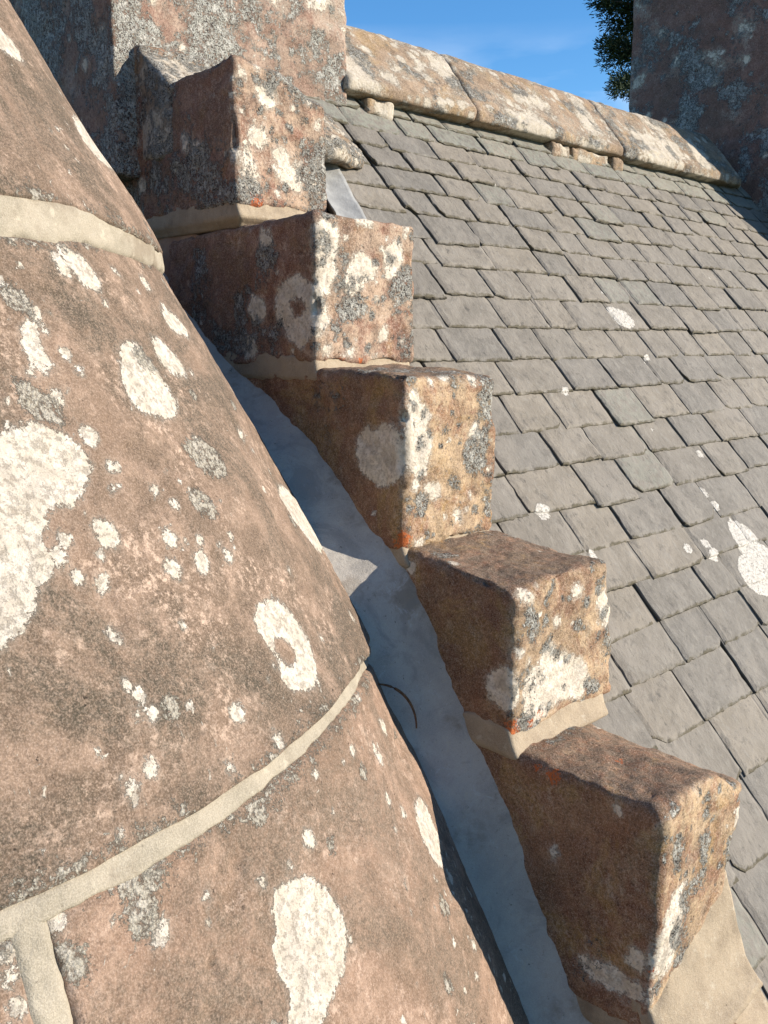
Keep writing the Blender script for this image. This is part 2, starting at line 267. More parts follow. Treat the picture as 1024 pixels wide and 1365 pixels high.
    # orange lichen
    o = n.attr('orange'); om = n.ss(n.math('ADD', o, n.math('ADD', cen(n70, .06), cen(hf, .08))), -.0004, .002)
    col = n.mix(n.math('MULTIPLY', om, .85), col, n.mix(n.noise(300, 3), (.42, .065, .012), (.50, .15, .035)))
    n.link(col, n.b.inputs['Base Color']); n.b.inputs['Roughness'].default_value = .93
    hgt = n.math('MULTIPLY_ADD', mid, .004, n.math('MULTIPLY', fine, .0020))
    hgt = n.math('ADD', hgt, n.math('MULTIPLY', gr, .0008 * grain))
    hgt = n.math('ADD', hgt, n.math('MULTIPLY', wmm, n.math('MULTIPLY_ADD', hf, .0016, .0008)))
    hgt = n.math('ADD', hgt, n.math('MULTIPLY', pit, -.0025))
    hgt = n.math('ADD', hgt, n.math('MULTIPLY', gmm, n.math('MULTIPLY_ADD', gcell, -.005, .0060)))
    n.link(n.bump(hgt, 1.0, 1.0), n.b.inputs['Normal'])
    return n.m
M = {}
M['turret'] = stone_mat('turret_sandstone', (.105, .073, .050), (.162, .109, .076), (.205, .142, .102), speck=1.0, algae=.92, algae_col=(.042, .037, .026), pale=(.40, .295, .225), white_col=(.51, .46, .395), dust=.7, dust_col=(.29, .20, .148), rag=.022, ragf=.028, gap=(.23, .195, .155), leaf=(.40, .365, .30), leaf2=(.46, .42, .355), grag=.045, pits=.5, halo_k=.10, grain=.62)
M['turretlow'] = stone_mat('turret_pale_sandstone', (.150, .098, .066), (.205, .132, .092), (.250, .168, .120), speck=.9, algae=.75, algae_col=(.070, .058, .042), pale=(.42, .31, .24), white_col=(.51, .46, .395), dust=.7, dust_col=(.31, .215, .155), rag=.022, ragf=.028, gap=(.23, .195, .155), leaf=(.40, .365, .30), leaf2=(.46, .42, .355), grag=.045, pits=.5, halo_k=.10, grain=.58)
M['step'] = stone_mat('step_sandstone', (.205, .103, .054), (.160, .070, .036), (.26, .150, .084), speck=.6, algae=.6, algae_col=(.070, .042, .024), pale=(.45, .36, .27), yellow=.6, dust=.9, dust_col=(.42, .305, .185), pits=.85)
M['stepred'] = stone_mat('step_red_sandstone', (.185, .088, .056), (.145, .062, .040), (.24, .137, .092), speck=.75, algae=.75, algae_col=(.068, .044, .031), pale=(.45, .36, .29), yellow=.3, dust=.85, dust_col=(.40, .295, .210), pits=.85)
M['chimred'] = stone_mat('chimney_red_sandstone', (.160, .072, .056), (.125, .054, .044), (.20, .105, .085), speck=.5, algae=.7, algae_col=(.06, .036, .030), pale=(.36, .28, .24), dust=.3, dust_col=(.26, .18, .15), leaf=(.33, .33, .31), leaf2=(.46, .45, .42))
M['chimney'] = stone_mat('chimney_pink_sandstone', (.21, .120, .088), (.17, .095, .070), (.26, .165, .125), speck=.7, algae=.45, pale=(.42, .33, .27), dust=.6, dust_col=(.36, .28, .215), leaf=(.38, .375, .335), leaf2=(.52, .50, .45), gap=(.06, .05, .045))
M['ridge'] = stone_mat('ridge_sandstone', (.21, .145, .092), (.17, .115, .070), (.27, .195, .130), speck=.9, algae=.6, pale=(.42, .35, .27), yellow=.35, dust=.65, dust_col=(.27, .21, .145), white_col=(.47, .42, .35))
def mortar_mat(name, col, col2, stain=False):
    n = NT(name); a = n.noise(18, 6, .65); b = n.noise(170, 5, .65); g = n.noise(700, 2)
    c = n.mix(n.ss(a, .38, .64), col, col2)
    c = n.mix(n.ss(b, .60, .72, 0, .45), c, (.12, .09, .065)); c = n.mix(n.ss(g, .35, .7, 0, .4), c, n.mix(.5, c, (.6, .53, .44))); c = n.mix(n.ss(n.noise(7, 7, .7), .52, .66, 0, .55), c, (.15, .115, .08)); c = n.mix(n.ss(n.noise(38, 8, .78), .57, .66, 0, .55), c, (.42, .37, .29)); c = n.mix(n.ss(n.noise(90, 7, .75), .64, .69, 0, .7), c, (.07, .055, .04))
    if stain: c = n.mix(n.ss(n.noise(9, 8, .72, 1.2), .50, .62, 0, .5), c, (.21, .20, .185)); c = n.mix(n.ss(n.noise(30, 8, .78, .6), .58, .66, 0, .6), c, (.42, .41, .39)); c = n.mix(n.ss(n.noise(85, 6, .7), .66, .70, 0, .8), c, (.06, .05, .04))
    n.link(c, n.b.inputs['Base Color']); n.b.inputs['Roughness'].default_value = .95
    h = n.math('ADD', n.math('MULTIPLY', a, .003), n.math('ADD', n.math('MULTIPLY', b, .0012), n.math('MULTIPLY', g, .0006)))
    n.link(n.bump(h, 1.0), n.b.inputs['Normal']); return n.m
M['mortar'] = mortar_mat('lime_mortar', (.30, .238, .163), (.235, .182, .122))
M['mortarg'] = mortar_mat('pale_turret_mortar', (.275, .240, .185), (.215, .188, .142))
M['cement'] = mortar_mat('grey_cement', (.36, .335, .30), (.30, .28, .255), True)
def slate_mat():
    n = NT('roof_slate'); rnd = n.attr('rnd'); eb = n.attr('edge')
    sv = n.mapped((1, .62, .5), (0.5, 0, 0.2))
    a = n.noise(14, 6, .65, .5); b = n.noise(70, 7, .7, .3, sv); g = n.noise(420, 3, .6)
    col = n.mix(n.ss(a, .35, .66), (.142, .128, .110), (.182, .165, .143))
    col = n.mix(rnd, n.mix(1, col, (.86, .87, .88), 'MULTIPLY'), n.mix(1, col, (1.13, 1.09, 1.02), 'MULTIPLY'))
    col = n.mix(n.math('MULTIPLY', n.ss(n.noise(5, 8, .7, .8), .48, .62), .55), col, (.195, .174, .148))
    col = n.mix(n.math('MULTIPLY', n.ss(n.noise(27, 8, .75), .54, .64), .6), col, (.090, .081, .070))
    col = n.mix(n.ss(b, .52, .68, 0, .6), col, (.205, .19, .165))
    col = n.mix(n.ss(b, .44, .28, 0, .8), col, (.055, .051, .045))
    col = n.mix(n.ss(g, .62, .8, 0, .4), col, (.24, .225, .20))
    gp = n.attr('pale'); col = n.mix(n.math('MULTIPLY', gp, n.ss(n.noise(60, 5), .35, .6)), col, (.215, .235, .19))
    moss = n.math('MULTIPLY', n.ss(n.math('ADD', eb, n.math('MULTIPLY', n.math('SUBTRACT', n.noise(55, 6, .7), .5), .020)), .0065, .0015), n.ss(n.noise(30, 4), .36, .56))
    col = n.mix(n.math('MULTIPLY', moss, .85), col, n.mix(n.noise(240, 3), (.030, .026, .012), (.085, .068, .034)))
    col = n.mix(n.ss(n.attr('rim'), .2, .8, 0, .8), col, (.042, .038, .031))
    w = n.attr('white'); wf = n.math('ADD', w, n.math('MULTIPLY', n.math('SUBTRACT', n.noise(70, 8, .78), .5), .030)); wm = n.math('MULTIPLY', n.ss(wf, -.0006, .002), n.ss(n.noise(170, 6, .78), .36, .50, .45, 1))
    col = n.mix(wm, col, n.mix(n.ss(n.noise(160, 5, .7), .5, .7), (.46, .43, .385), (.30, .28, .245)))
    n.link(col, n.b.inputs['Base Color']); n.b.inputs['Roughness'].default_value = .78; n.b.inputs['Specular IOR Level'].default_value = .3
    h = n.math('ADD', n.math('MULTIPLY', b, .0030), n.math('ADD', n.math('MULTIPLY', g, .0006), n.math('MULTIPLY', a, .004)))
    h = n.math('ADD', h, n.math('MULTIPLY', n.math('ADD', moss, wm), .0015))
    n.link(n.bump(h, 1.0), n.b.inputs['Normal']); return n.m
M['slate'] = slate_mat()
def plain_mat(name, c1, c2, scale=6, rough=.8, metal=0, bump=.002):
    n = NT(name); a = n.noise(scale, 6, .65); n.link(n.mix(n.ss(a, .35, .65), c1, c2), n.b.inputs['Base Color']); n.b.inputs['Roughness'].default_value = rough
    n.b.inputs['Metallic'].default_value = metal; n.link(n.bump(n.noise(scale * 6, 5, .6), bump), n.b.inputs['Normal']); return n.m
M['lead'] = plain_mat('weathered_lead', (.22, .22, .215), (.30, .30, .29), 30, .55, .25, .001)
M['twig'] = plain_mat('dry_twig', (.10, .05, .025), (.19, .10, .05), 200)
M['bark'] = plain_mat('bark', (.06, .045, .035), (.11, .085, .065), 10)
M['needles'] = plain_mat('conifer_needles', (.010, .022, .010), (.028, .048, .018), 3)
M['grass'] = plain_mat('meadow_grass', (.05, .08, .02), (.09, .11, .03), .5, .9, 0, .02)
M['rubble'] = plain_mat('harled_rubble_wall', (.26, .16, .11), (.34, .24, .17), 8, .9, 0, .006)
M['board'] = plain_mat('roof_boarding', (.05, .04, .03), (.08, .06, .045), 12)
rs = np.random.RandomState(7)
# ------------------------------------------------------------------ the setting
GZ = -6.5
g = 900.0
nn_ = 60; gx = np.linspace(-1, 1, nn_ + 1); gx = np.sign(gx) * np.abs(gx) ** 2.5 * g
GX, GY = np.meshgrid(gx, gx, indexing='ij'); gv = np.stack([GX.ravel(), GY.ravel(), np.full(GX.size, GZ)], 1)
gv[:, 2] += np.clip(np.hypot(gv[:, 0], gv[:, 1]) / 60 - .4, 0, 4) * fbm(gv, .02, 3, 3)
ii = np.arange((nn_ + 1) ** 2).reshape(nn_ + 1, -1)
structure(mesh_obj('ground', gv, np.stack([ii[:-1, :-1], ii[1:, :-1], ii[1:, 1:], ii[:-1, 1:]], -1).reshape(-1, 4), M['grass']))
# ------------------------------------------------------------------ corner turret with a stone cone
XC, YC, ZA, SL = -.888, 1.142, 2.068, .554
CHIP = (-1.325, .061)
OZ = [-.95, -.85, -.11, .05, .08, .126, .19, .7, .73, .75, .78, .83, .91, 1.0, 1.3]
OO = [-.11, -.10, -.044, -.05, -.028, -.016, -.012, -.013, -.012, -.004, .006, .005, -.004, -.006, 0]
def wrap(p): return (np.asarray(p, float) + np.pi) % (2 * np.pi) - np.pi
def off_low(phi, z):
    phi = wrap(phi)
    w = sstep(-1.0, -.6, phi); t = np.interp(z, [-1.2, -.85, -.11, .05, .18], [-.14, -.10, -.044, -.046, -.030])
    return w * t + (1 - w) * (-.014 + .075 * (z - .18))
def zj2(phi): return np.interp(wrap(phi), [-3.2, -1.47, -.96, -.85, -.70, -.53, -.3], [.175, .173, .163, .155, .12, .05, .03])
def zj1(phi): return np.interp(wrap(phi), [-3.2, -1.2, -1.0, -.87, -.7, -.55, -.3], [.745, .748, .754, .746, .738, .735, .733])
def cone_xyz(phi, z, off):
    r = (ZA - z) * SL + off; return np.stack([XC + r * np.cos(phi), YC + r * np.sin(phi), z], -1)
turret = thing('conical_turret', (XC, YC, GZ), 'round corner turret with a steep, smooth, lichen-spotted sandstone cone and wide pale mortar joints', 'turret')
cone_white = [smooth_poly(p) for p in CONE['W'].values()]; cone_hole = smooth_poly(CONE['hole']); cone_grey = [smooth_poly(p) for p in CONE['G'].values()]
def turret_stone(p0, p1, zb, zt, offf, step, seed, lip=.012, edge=.010, visible=True):
    """one curved stone: outer skin plus returned edges"""
    ztm, zbm = float(np.mean(zt(np.array([p0, p1])))), float(np.mean(zb(np.array([p0, p1]))))
    rmid = (ZA - (ztm + zbm) / 2) * SL
    nu = max(8, int((p1 - p0) * rmid / step)); nv = max(6, int((ztm - zbm) * 1.143 / step))
    U, S = np.meshgrid(np.linspace(p0, p1, nu + 1), np.linspace(0, 1, nv + 1), indexing='ij'); U = U.ravel(); S = S.ravel()
    z = zb(U) + (zt(U) - zb(U)) * S
    off = offf(U, z); P = cone_xyz(U, z, off)
    ed = np.minimum(np.minimum((U - p0), (p1 - U)) * ((ZA - z) * SL), np.minimum(z - zb(U), zt(U) - z) * 1.14)
    wob = fbm(P, 14, 3, seed + 3)
    rr = edge * (1.0 + .7 * wob) * (1 + (2.6 * sstep(-.95, -.55, U) * (S < .5) if lip > .012 else 0))
    e = np.clip(1 - ed / rr, 0, 1); off = off - rr * (1 - np.sqrt(np.clip(1 - e * e, 0, 1))) * .9
    if visible: off = off + .006 * fbm(P, 5, 3, seed) + .0026 * fbm(P, 30, 5, seed + 1, .6) - .004 * sstep(.42, .62, fbm(P, 17, 4, seed + 2)) - .008 * np.exp(-(((U - CHIP[0]) * .9) / .0045) ** 2 - ((z - CHIP[1]) / .008) ** 2)
    V = cone_xyz(U, z, off)
    ii = np.arange(len(V)).reshape(nu + 1, nv + 1)
    F = [np.stack([ii[:-1, :-1], ii[1:, :-1], ii[1:, 1:], ii[:-1, 1:]], -1).reshape(-1, 4)]
    bd = np.concatenate([ii[:-1, 0], ii[-1, :-1], ii[1:, -1][::-1], ii[0, 1:][::-1]])
    B = cone_xyz(U[bd], z[bd], offf(U[bd], z[bd]) - .09); k = np.arange(len(bd)) + len(V); k2 = np.roll(k, -1)
    F.append(np.stack([bd, k, k2, np.roll(bd, -1)], -1))
    Vv = np.concatenate([V, B]); at = {a: np.full(len(Vv), -.05) for a in ('white', 'grey', 'orange')}; at['top'] = np.zeros(len(Vv)); at['front'] = np.zeros(len(Vv))
    if visible:
        arc = lambda ph, zz, c: np.stack([(ph - c[0]) * ((ZA - c[1]) * SL), (zz - c[1]) * 1.143], -1)
        n = len(V); w = np.full(n, -.05); gq = np.full(n, -.05)
        def add(dst, poly):
            poly = np.asarray(poly); c = poly.mean(0); lp = arc(poly[:, 0], poly[:, 1], c); L = arc(U, z, c)
            m = (np.abs(L) < np.abs(lp).max() + .03).all(1); kk = np.nonzero(m)[0]
            if len(kk): dst[kk] = np.maximum(dst[kk], poly_sdf(L[kk], lp))
        for p in cone_white: add(w, p)
        hl = np.full(n, -.05); add(hl, cone_hole); w = np.minimum(w, -hl)
        for p in cone_grey: add(gq, p); 
        sp = []
        for ph, zz, r in CONE['c']:
            sp.append((cone_xyz(np.array([ph]), np.array([zz]), np.interp(zz, OZ, OO))[0], r))
        nsp = int(150 * (p1 - p0) * (ztm - zbm) * rmid / .5)
        sp += rand_spots(V, nsp, .0012, .012, rs, U > -1.9, 5)
        near = (fbm(V, 6, 3, 77) > .12)
        sp += rand_spots(V, nsp * 2, .0008, .004, rs, near & (U > -1.9), 2)
        w = scatter_sdf(V, sp, w)
        sp2 = rand_spots(V, nsp // 16, .006, .022, rs, None, 2); gq = scatter_sdf(V, sp2, gq)
        w = w + np.where(w > -.03, .0075 * fbm(V, 55, 4, 5, .6), 0)
        # thin pale crusts along the joints
        je = np.minimum(z - zb(U), zt(U) - z)
        gq = np.maximum(gq, .010 * (fbm(V, 22, 3, seed + 8) - .22) - np.clip(je - .010, 0, 1) * .5)
        at['white'][:n] = w; at['grey'][:n] = gq
    return Vv, np.concatenate(F), at
def const(v): return lambda ph: np.full_like(np.asarray(ph, float), v)
off_mid = lambda ph, z: np.where(ph < -.75, np.interp(z, [.10, .7, .745], [-.010, -.013, -.013]), np.interp(z, OZ[4:10], OO[4:10])) * 1.0
off_top = lambda ph, z: np.interp(z, [.745, .78, .83, .91, 1.0, 1.4, 2.0], [.003, .006, .005, -.004, -.006, 0, .02])
courses = [
    ('low', [-2.55, -1.457, -.05, 1.2, 2.5, 3.733], const(-1.0), lambda p: zj2(p) - .0075, off_low),
    ('mid', [-2.05, -.18, 1.3, 2.6, 4.233], lambda p: zj2(p) + .0075, lambda p: zj1(p) - .012 - .008 * sstep(-.8, -1.15, p), off_mid),
    ('top', [-1.80, .1, 1.9, 3.2, 4.483], lambda p: zj1(p) + .010 + .009 * sstep(-.8, -1.15, p), const(1.36), off_top),
    ('cap', [-1.2, .9, 3.0, 5.083], const(1.372), const(2.03), off_top)]
for nm, ph, zb, zt, of in courses:
    for a, b in zip(ph[:-1], ph[1:]):
        vis = (a < -.1 and nm != 'cap')
        jw = .0105 if nm == 'low' else .008
        V, F, at = turret_stone(a + jw, b - jw, zb, zt, of, .0052 if vis else .04, 11 + len(nm) + int(10 * a), lip=.03 if nm == 'mid' else .012, visible=vis)
        mesh_obj('cone_stone', V, F, M['turretlow' if nm == 'low' else 'turret'], turret, at)
def band(name, phs, zc, half, offf, mat, seed, bulge=.003, wob=.004, n=9):
    """mortar joint: a slightly uneven ribbon that laps over the stone edges"""
    U, S = np.meshgrid(phs, np.linspace(-1, 1, n), indexing='ij'); sh = U.shape; U = U.ravel(); S = S.ravel()
    p = cone_xyz(U, zc(U), 0); hw = half(U) * (1 + .30 * fbm(p, 9, 4, seed) + .25 * fbm(p, 45, 4, seed + 7)); z = zc(U) + S * hw
    P = cone_xyz(U, z, 0); rag = wob * fbm(P, 40, 4, seed + 1)
    off = offf(U, z, S) + bulge * (1 - np.abs(S) ** 4) - .0045 * np.abs(S) ** 6 + rag * .5 + .002 * fbm(P, 16, 3, seed + 4)
    V = cone_xyz(U, z, off); ii = np.arange(len(V)).reshape(sh)
    return mesh_obj(name, V, np.stack([ii[:-1, :-1], ii[1:, :-1], ii[1:, 1:], ii[:-1, 1:]], -1).reshape(-1, 4), mat, turret)
fine = np.concatenate([np.linspace(-2.3, -.2, 520), np.linspace(-.15, 3.98, 80)])
band('mortar_joint', fine, zj2, lambda p: np.interp(p, [-1.5, -.9, -.5], [.0125, .0100, .008]), lambda p, z, s: np.minimum(off_mid(p, zj2(p) + .012), off_low(p, zj2(p) - .012)) * .5 + off_low(p, zj2(p) - .012) * .5 - .002, M['mortarg'], 3, bulge=.0012, n=13)
band('mortar_joint', fine, zj1, lambda p: np.interp(p, [-1.2, -.9, -.6], [.030, .022, .018]), lambda p, z, s: -.0150 + .018 * (s * .5 + .5), M['mortarg'], 5, bulge=.0012, n=17)
band('mortar_joint', np.linspace(-2.3, 3.98, 140), const(1.366), const(.012), lambda p, z, s: 0 * p, M['mortarg'], 6)
def vband(p0, z0, z1, off, half):
    zz = np.linspace(z0, z1, 260); S = np.linspace(-1, 1, 11); Z, S = np.meshgrid(zz, S, indexing='ij'); sh = Z.shape; Z = Z.ravel(); S = S.ravel()
    r = (ZA - Z) * SL; ph = p0 + S * half / r * (1 + .25 * fbm(np.stack([np.sign(S), S * 0, Z], 1), 14, 3, 2) + .2 * fbm(np.stack([np.sign(S), S * 0, Z], 1), 60, 3, 4))
    V = cone_xyz(ph, Z, off(ph, Z) + .0008 * (1 - S ** 4) - .0035 * S ** 6 + .003 * fbm(cone_xyz(ph, Z, 0), 40, 4, 8)); ii = np.arange(len(V)).reshape(sh)
    mesh_obj('mortar_joint', V, np.stack([ii[:-1, :-1], ii[1:, :-1], ii[1:, 1:], ii[:-1, 1:]], -1).reshape(-1, 4)[:, ::-1], M['mortarg'], turret)
vband(-1.459, -1.0, .172, lambda p, z: off_low(p, z) - .001, .0155)
# drum of the turret under the cone
ph = np.linspace(0, 2 * np.pi, 65)[:-1]; rr_ = 1.52; prof = [(1.66, -1.0), (1.66, -1.06), (rr_, -1.16), (rr_, GZ)]
V = [(XC + r * math.cos(a), YC + r * math.sin(a), z) for r, z in prof for a in ph]
F = [(i * 64 + k, (i + 1) * 64 + k, (i + 1) * 64 + (k + 1) % 64, i * 64 + (k + 1) % 64) for i in range(3) for k in range(64)]
mesh_obj('drum_wall', V, F, M['rubble'], turret)
# ------------------------------------------------------------------ stepped gable
WG = .238; RISE = .28; TR = .237
gable = thing('stepped_gable', (0.12, .6, GZ), 'crow-stepped gable, a stair of square red sandstone blocks climbing beside the turret', 'gable')
# (front y, top z, base z, width) nearest block last
STEPS = {0: (1.125, 1.395, 1.125, .21), 1: (.9375, 1.1206, .850, .222), 2: (.705, .836, .556, .246), 3: (.482, .565, .262, .234), 4: (.247, .270, .010, .262), 5: (-.008, .012, -.345, .222), 6: (-.245, -.355, -.62, .165), 7: (-.48, -.56, -.85, .235), 8: (-.72, -.84, -1.15, .235)}
def step_attrs(V, N, k, y0, greycov, whitecov, gridtop):
    n = len(V); w = np.full(n, -.05); gq = np.full(n, -.05); o = np.full(n, -.05)
    lf = np.clip(np.abs(V[:, 0]) - .012, 0, 1); rf = np.clip(np.abs(V[:, 1] - y0) - .012, 0, 1)
    for p in BL.get(str(k), []): w = np.maximum(w, poly_sdf(V[:, 1:], smooth_poly(p)) - lf * 2)
    if k == 2: w = np.minimum(w, np.where(lf < .02, -poly_sdf(V[:, 1:], smooth_poly([[0.7869, 0.6851], [0.7474, 0.6906], [0.7266, 0.6683], [0.7483, 0.6519], [0.781, 0.6588]])), 1))
    for p in BR.get(str(k), []): w = np.maximum(w, poly_sdf(V[:, [0, 2]], smooth_poly(p)) - rf * 2)
    for p in GR.get(str(k), []): gq = np.maximum(gq, poly_sdf(V[:, [0, 2]], smooth_poly(p)) - rf * 2 - .003)
    sp = rand_spots(V, int(50 * whitecov), .001, .011, rs, None, 4) + rand_spots(V, int(30 * whitecov), .002, .012, rs, N[:, 1] < -.5, 3)
    w = scatter_sdf(V, sp, w); w += np.where(w > -.03, .012 * fbm(V, 42, 4, k, .65), 0)
    right = np.where(N[:, 1] < -.5, sstep(.10, .22, V[:, 0]) * .35, 0)
    gq = np.maximum(gq, .03 * (fbm(V, 13, 4, k + 40) - (.62 - greycov - right * .5)))
    gq = scatter_sdf(V, rand_spots(V, 70, .002, .010, rs, N[:, 1] < -.4, 2), gq)
    gq = np.where((N[:, 0] < -.5) & (greycov < .2), gq - .006, gq)
    sp = {1: [((.045, y0, .868), .018)], 2: [((.06, y0, .572), .013), ((.10, y0, .575), .008)], 3: [((-.0, y0 + .004, .292), .020)], 4: [((.004, y0, .040), .022), ((.045, y0, .042), .010), ((.07, y0, .05), .009)], 5: [((-.003, .17, .0), .016), ((-.003, .20, .004), .010), ((.10, .12, .014), .009), ((-.002, -.005, -.22), .008)]}.get(k, [])
    o = scatter_sdf(V, [(np.array(c), r * .68) for c, r in sp], o)
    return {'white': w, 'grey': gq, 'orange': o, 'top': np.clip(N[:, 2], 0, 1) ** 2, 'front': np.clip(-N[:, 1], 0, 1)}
for k, (y0, zt, zb, wd) in STEPS.items():
    near = 1 <= k <= 5
    def warp(V, k=k, y0=y0, zt=zt, zb=zb, wd=wd):
        V = V.copy()
        tz = np.clip((V[:, 2] - zb) / (zt - zb), 0, 1); rx = np.clip(V[:, 0] / wd, 0, 1); fy = np.clip(1 - (V[:, 1] - y0) / .12, 0, 1)
        if k == 5:
            V[:, 0] -= .022 * (1 - tz) * rx; V[:, 2] -= .035 * tz * sstep(.55, 1.0, rx) * (1 - .4 * np.clip((V[:, 1] - y0) / .24, 0, 1)) ; V[:, 2] += .010 * tz * sstep(.05, .3, rx) * sstep(.9, .6, rx) * fy; V[:, 2] += .115 * (1 - tz) * rx
        if k == 4:
            V[:, 0] += .02 * (1 - tz) * rx - .018 * tz * rx; V[:, 2] -= .014 * tz * fy * np.exp(-((V[:, 0] - .02) / .045) ** 2); V[:, 2] += .012 * tz * sstep(.1, .25, V[:, 1] - y0) 
        if k == 3: V[:, 2] -= .010 * tz * rx * fy
        if k == 2: V[:, 2] -= .014 * tz * np.clip((V[:, 1] - y0) / .4, 0, 1) ; V[:, 2] -= .010 * tz * rx
        if k == 1: V[:, 2] -= .050 * tz * sstep(.3, 1, rx) * fy; V[:, 2] += .006 * tz * np.exp(-((V[:, 0]) / .03) ** 2 - ((V[:, 1] - y0) / .03) ** 2)
        return V
    ln = .50 if k >= 2 else (.40 if k == 1 else .3)
    if k == 0: continue
    V, F, N = rbox((0, y0, zb + .014), (wd, y0 + ln, zt), {1: .010, 2: .013, 3: .015, 4: .016, 5: .012}.get(k, .013), .0046 if near else .02, 20 + k, amp=.0045, lowamp=.008, rvar=1.1, warp=warp)
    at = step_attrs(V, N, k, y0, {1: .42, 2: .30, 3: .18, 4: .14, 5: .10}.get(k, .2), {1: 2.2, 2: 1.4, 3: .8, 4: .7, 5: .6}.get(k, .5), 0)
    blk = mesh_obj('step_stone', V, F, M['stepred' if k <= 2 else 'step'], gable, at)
    # mortar bed with a splayed fillet at the foot of the riser
    d = {5: .06, 2: .010}.get(k, .013); fh = {1: .034, 2: .036, 3: .032, 4: .034, 5: .075}.get(k, .03)
    def mw(V, y0=y0, zb=zb, d=d, fh=fh, wd=wd, k=k):
        V = V.copy(); t = np.clip((V[:, 2] - (zb - .004)) / (fh + .004), 0, 1); fr = sstep(.06 if k != 5 else .10, .0, V[:, 1] - (y0 - d))
        rg = fbm(V, 16, 4, k, .6)
        low = sstep(zb - .008, zb - .022, V[:, 2])
        V[:, 1] += fr * (t ** (.7 if k != 5 else .55) * (d + .003 + .005 * (1 + rg * (k != 5))) + low * (d + .004))
        rx = sstep(.3, .7, V[:, 0] / wd)
        V[:, 0] += (1 - rx) * (.0035 * t + .004 * rg * t + low * (.009 + .006 * rg)) + rx * (-.010 * t - .018 * (1 - t) * fr * (k != 5))
        V[:, 2] += (.012 * rg + .006 * fbm(V, 60, 3, k + 3)) * sstep(.4, 1, t)
        if k == 5: V[:, 2] += .12 * (.25 + .75 * t) * np.clip(V[:, 0] / wd, 0, 1)
        if k == 5: V[:, 2] += .008 * fbm(V, 22, 4, 9) * t; V[:, 0] += .006 * fbm(V, 25, 4, 10)
        return V
    V, F, N = rbox((-.0012, y0 - d, zb - .026), (wd + .001, y0 + ln - .02, zb + fh), .005, .0045 if near else .03, 60 + k, amp=.0012, lowamp=.0016, warp=mw)
    mesh_obj('mortar_bed', V, F, M['mortar'], blk)
# wall core behind and under the steps
core = [(-.72, GZ), (1.9, GZ), (1.9, 1.0), (1.0, .80), (.75, .50), (.52, .20), (.28, -.05), (.05, -.34), (-.2, -.62), (-.45, -.9), (-.72, -1.2)]
mb = MB(); mb.prism(core, .012, WG - .02); mb.build('wall_core', M['rubble'], gable)
# mortar flaunching between the lowest steps and the slates
P_ = []; ny, nx = 60, 12
Y, S = np.meshgrid(np.linspace(-.62, -.02, ny), np.linspace(0, 1, nx), indexing='ij'); sh = Y.shape; Y = Y.ravel(); S = S.ravel()
zr = (Y - TR) * RISE / TR - .03 * 1.55
hgt = .085 * sstep(-.02, -.12, Y) + .01
V = np.stack([.090 + S * (.175 + .03 * vn(np.stack([Y, Y, Y], 1), 9, 4)), Y, zr + hgt * (1 - S) ** .8 - .004], 1); V += .004 * np.stack([fbm(V, 25, 3, q) for q in (1, 2, 3)], 1)
ii = np.arange(len(V)).reshape(sh)
mesh_obj('mortar_fillet', V, np.stack([ii[:-1, :-1], ii[:-1, 1:], ii[1:, 1:], ii[1:, :-1]], -1).reshape(-1, 4)[:, ::-1], M['mortar'], gable)
# ------------------------------------------------------------------ cement gutter between turret and gable
G = np.array([(1.30, .80), (1.15, .68), (.992, .575), (.867, .514), (.71, .436), (.57, .32), (.469, .248), (.374, .094), (.307, -.01), (.245, -.086), (.161, -.221), (.081, -.356), (-.02, -.53), (-.14, -.75), (-.28, -1.0)])
tt = np.concatenate([[0], np.cumsum(np.hypot(*np.diff(G, axis=0).T))]); ti = np.linspace(0, tt[-1], 330)
gy, gz = np.interp(ti, tt, G[:, 0]), np.interp(ti, tt, G[:, 1])
for _ in range(30):
    gy[1:-1] = .5 * gy[1:-1] + .25 * (gy[:-2] + gy[2:]); gz[1:-1] = .5 * gz[1:-1] + .25 * (gz[:-2] + gz[2:])
def off_any(ph, z): return np.where(z < zj2(ph), off_low(ph, z), np.where(z < zj1(ph), off_mid(ph, z), off_top(ph, z)))
phg = np.arctan2(gy - YC, 0.0 - XC); zl = gz - .004; rl = (ZA - zl) * SL + off_any(phg, zl) - .02
Lx, Ly = XC + rl * np.cos(phg), YC + rl * np.sin(phg)
ns = 26; S = np.linspace(0, 1, ns)[None, :]
gutx = .012 * (1 - S) + np.minimum(Lx, .0)[:, None] * S; guty = gy[:, None] * (1 - S) + Ly[:, None] * S
gutz = gz[:, None] * (1 - S) + zl[:, None] * S + .006 * (1 - S) ** 3 - .010 * np.sin(np.pi * S) * np.minimum(1, np.abs(Lx)[:, None] / .06)
V = np.stack([gutx, guty, gutz], -1).reshape(-1, 3); V[:, 2] += .0020 * fbm(V, 9, 3, 4) + .0008 * fbm(V, 70, 3, 5)
ii = np.arange(len(V)).reshape(330, ns)
V2 = V.copy(); V2[:, 2] -= .05; F = np.stack([ii[:-1, :-1], ii[:-1, 1:], ii[1:, 1:], ii[1:, :-1]], -1).reshape(-1, 4)
tag(mesh_obj('cement_gutter', V, F, M['cement'], None), 'smooth grey cement gutter curving down the shaded gap between turret and stepped gable', 'gutter')
kp = [Vector(p) for p in ((-.112, .432, .092), (-.078, .408, .094), (-.062, .385, .060), (-.076, .372, .028))]
bez = [kp[0] * (1 - t) ** 3 + 3 * kp[1] * t * (1 - t) ** 2 + 3 * kp[2] * t * t * (1 - t) + kp[3] * t ** 3 for t in [i / 16 for i in range(17)]]
mb = MB(); mb.tube(bez, [.0012 + .0012 * math.sin(math.pi * (i + 1) / 18) for i in range(17)], 6)
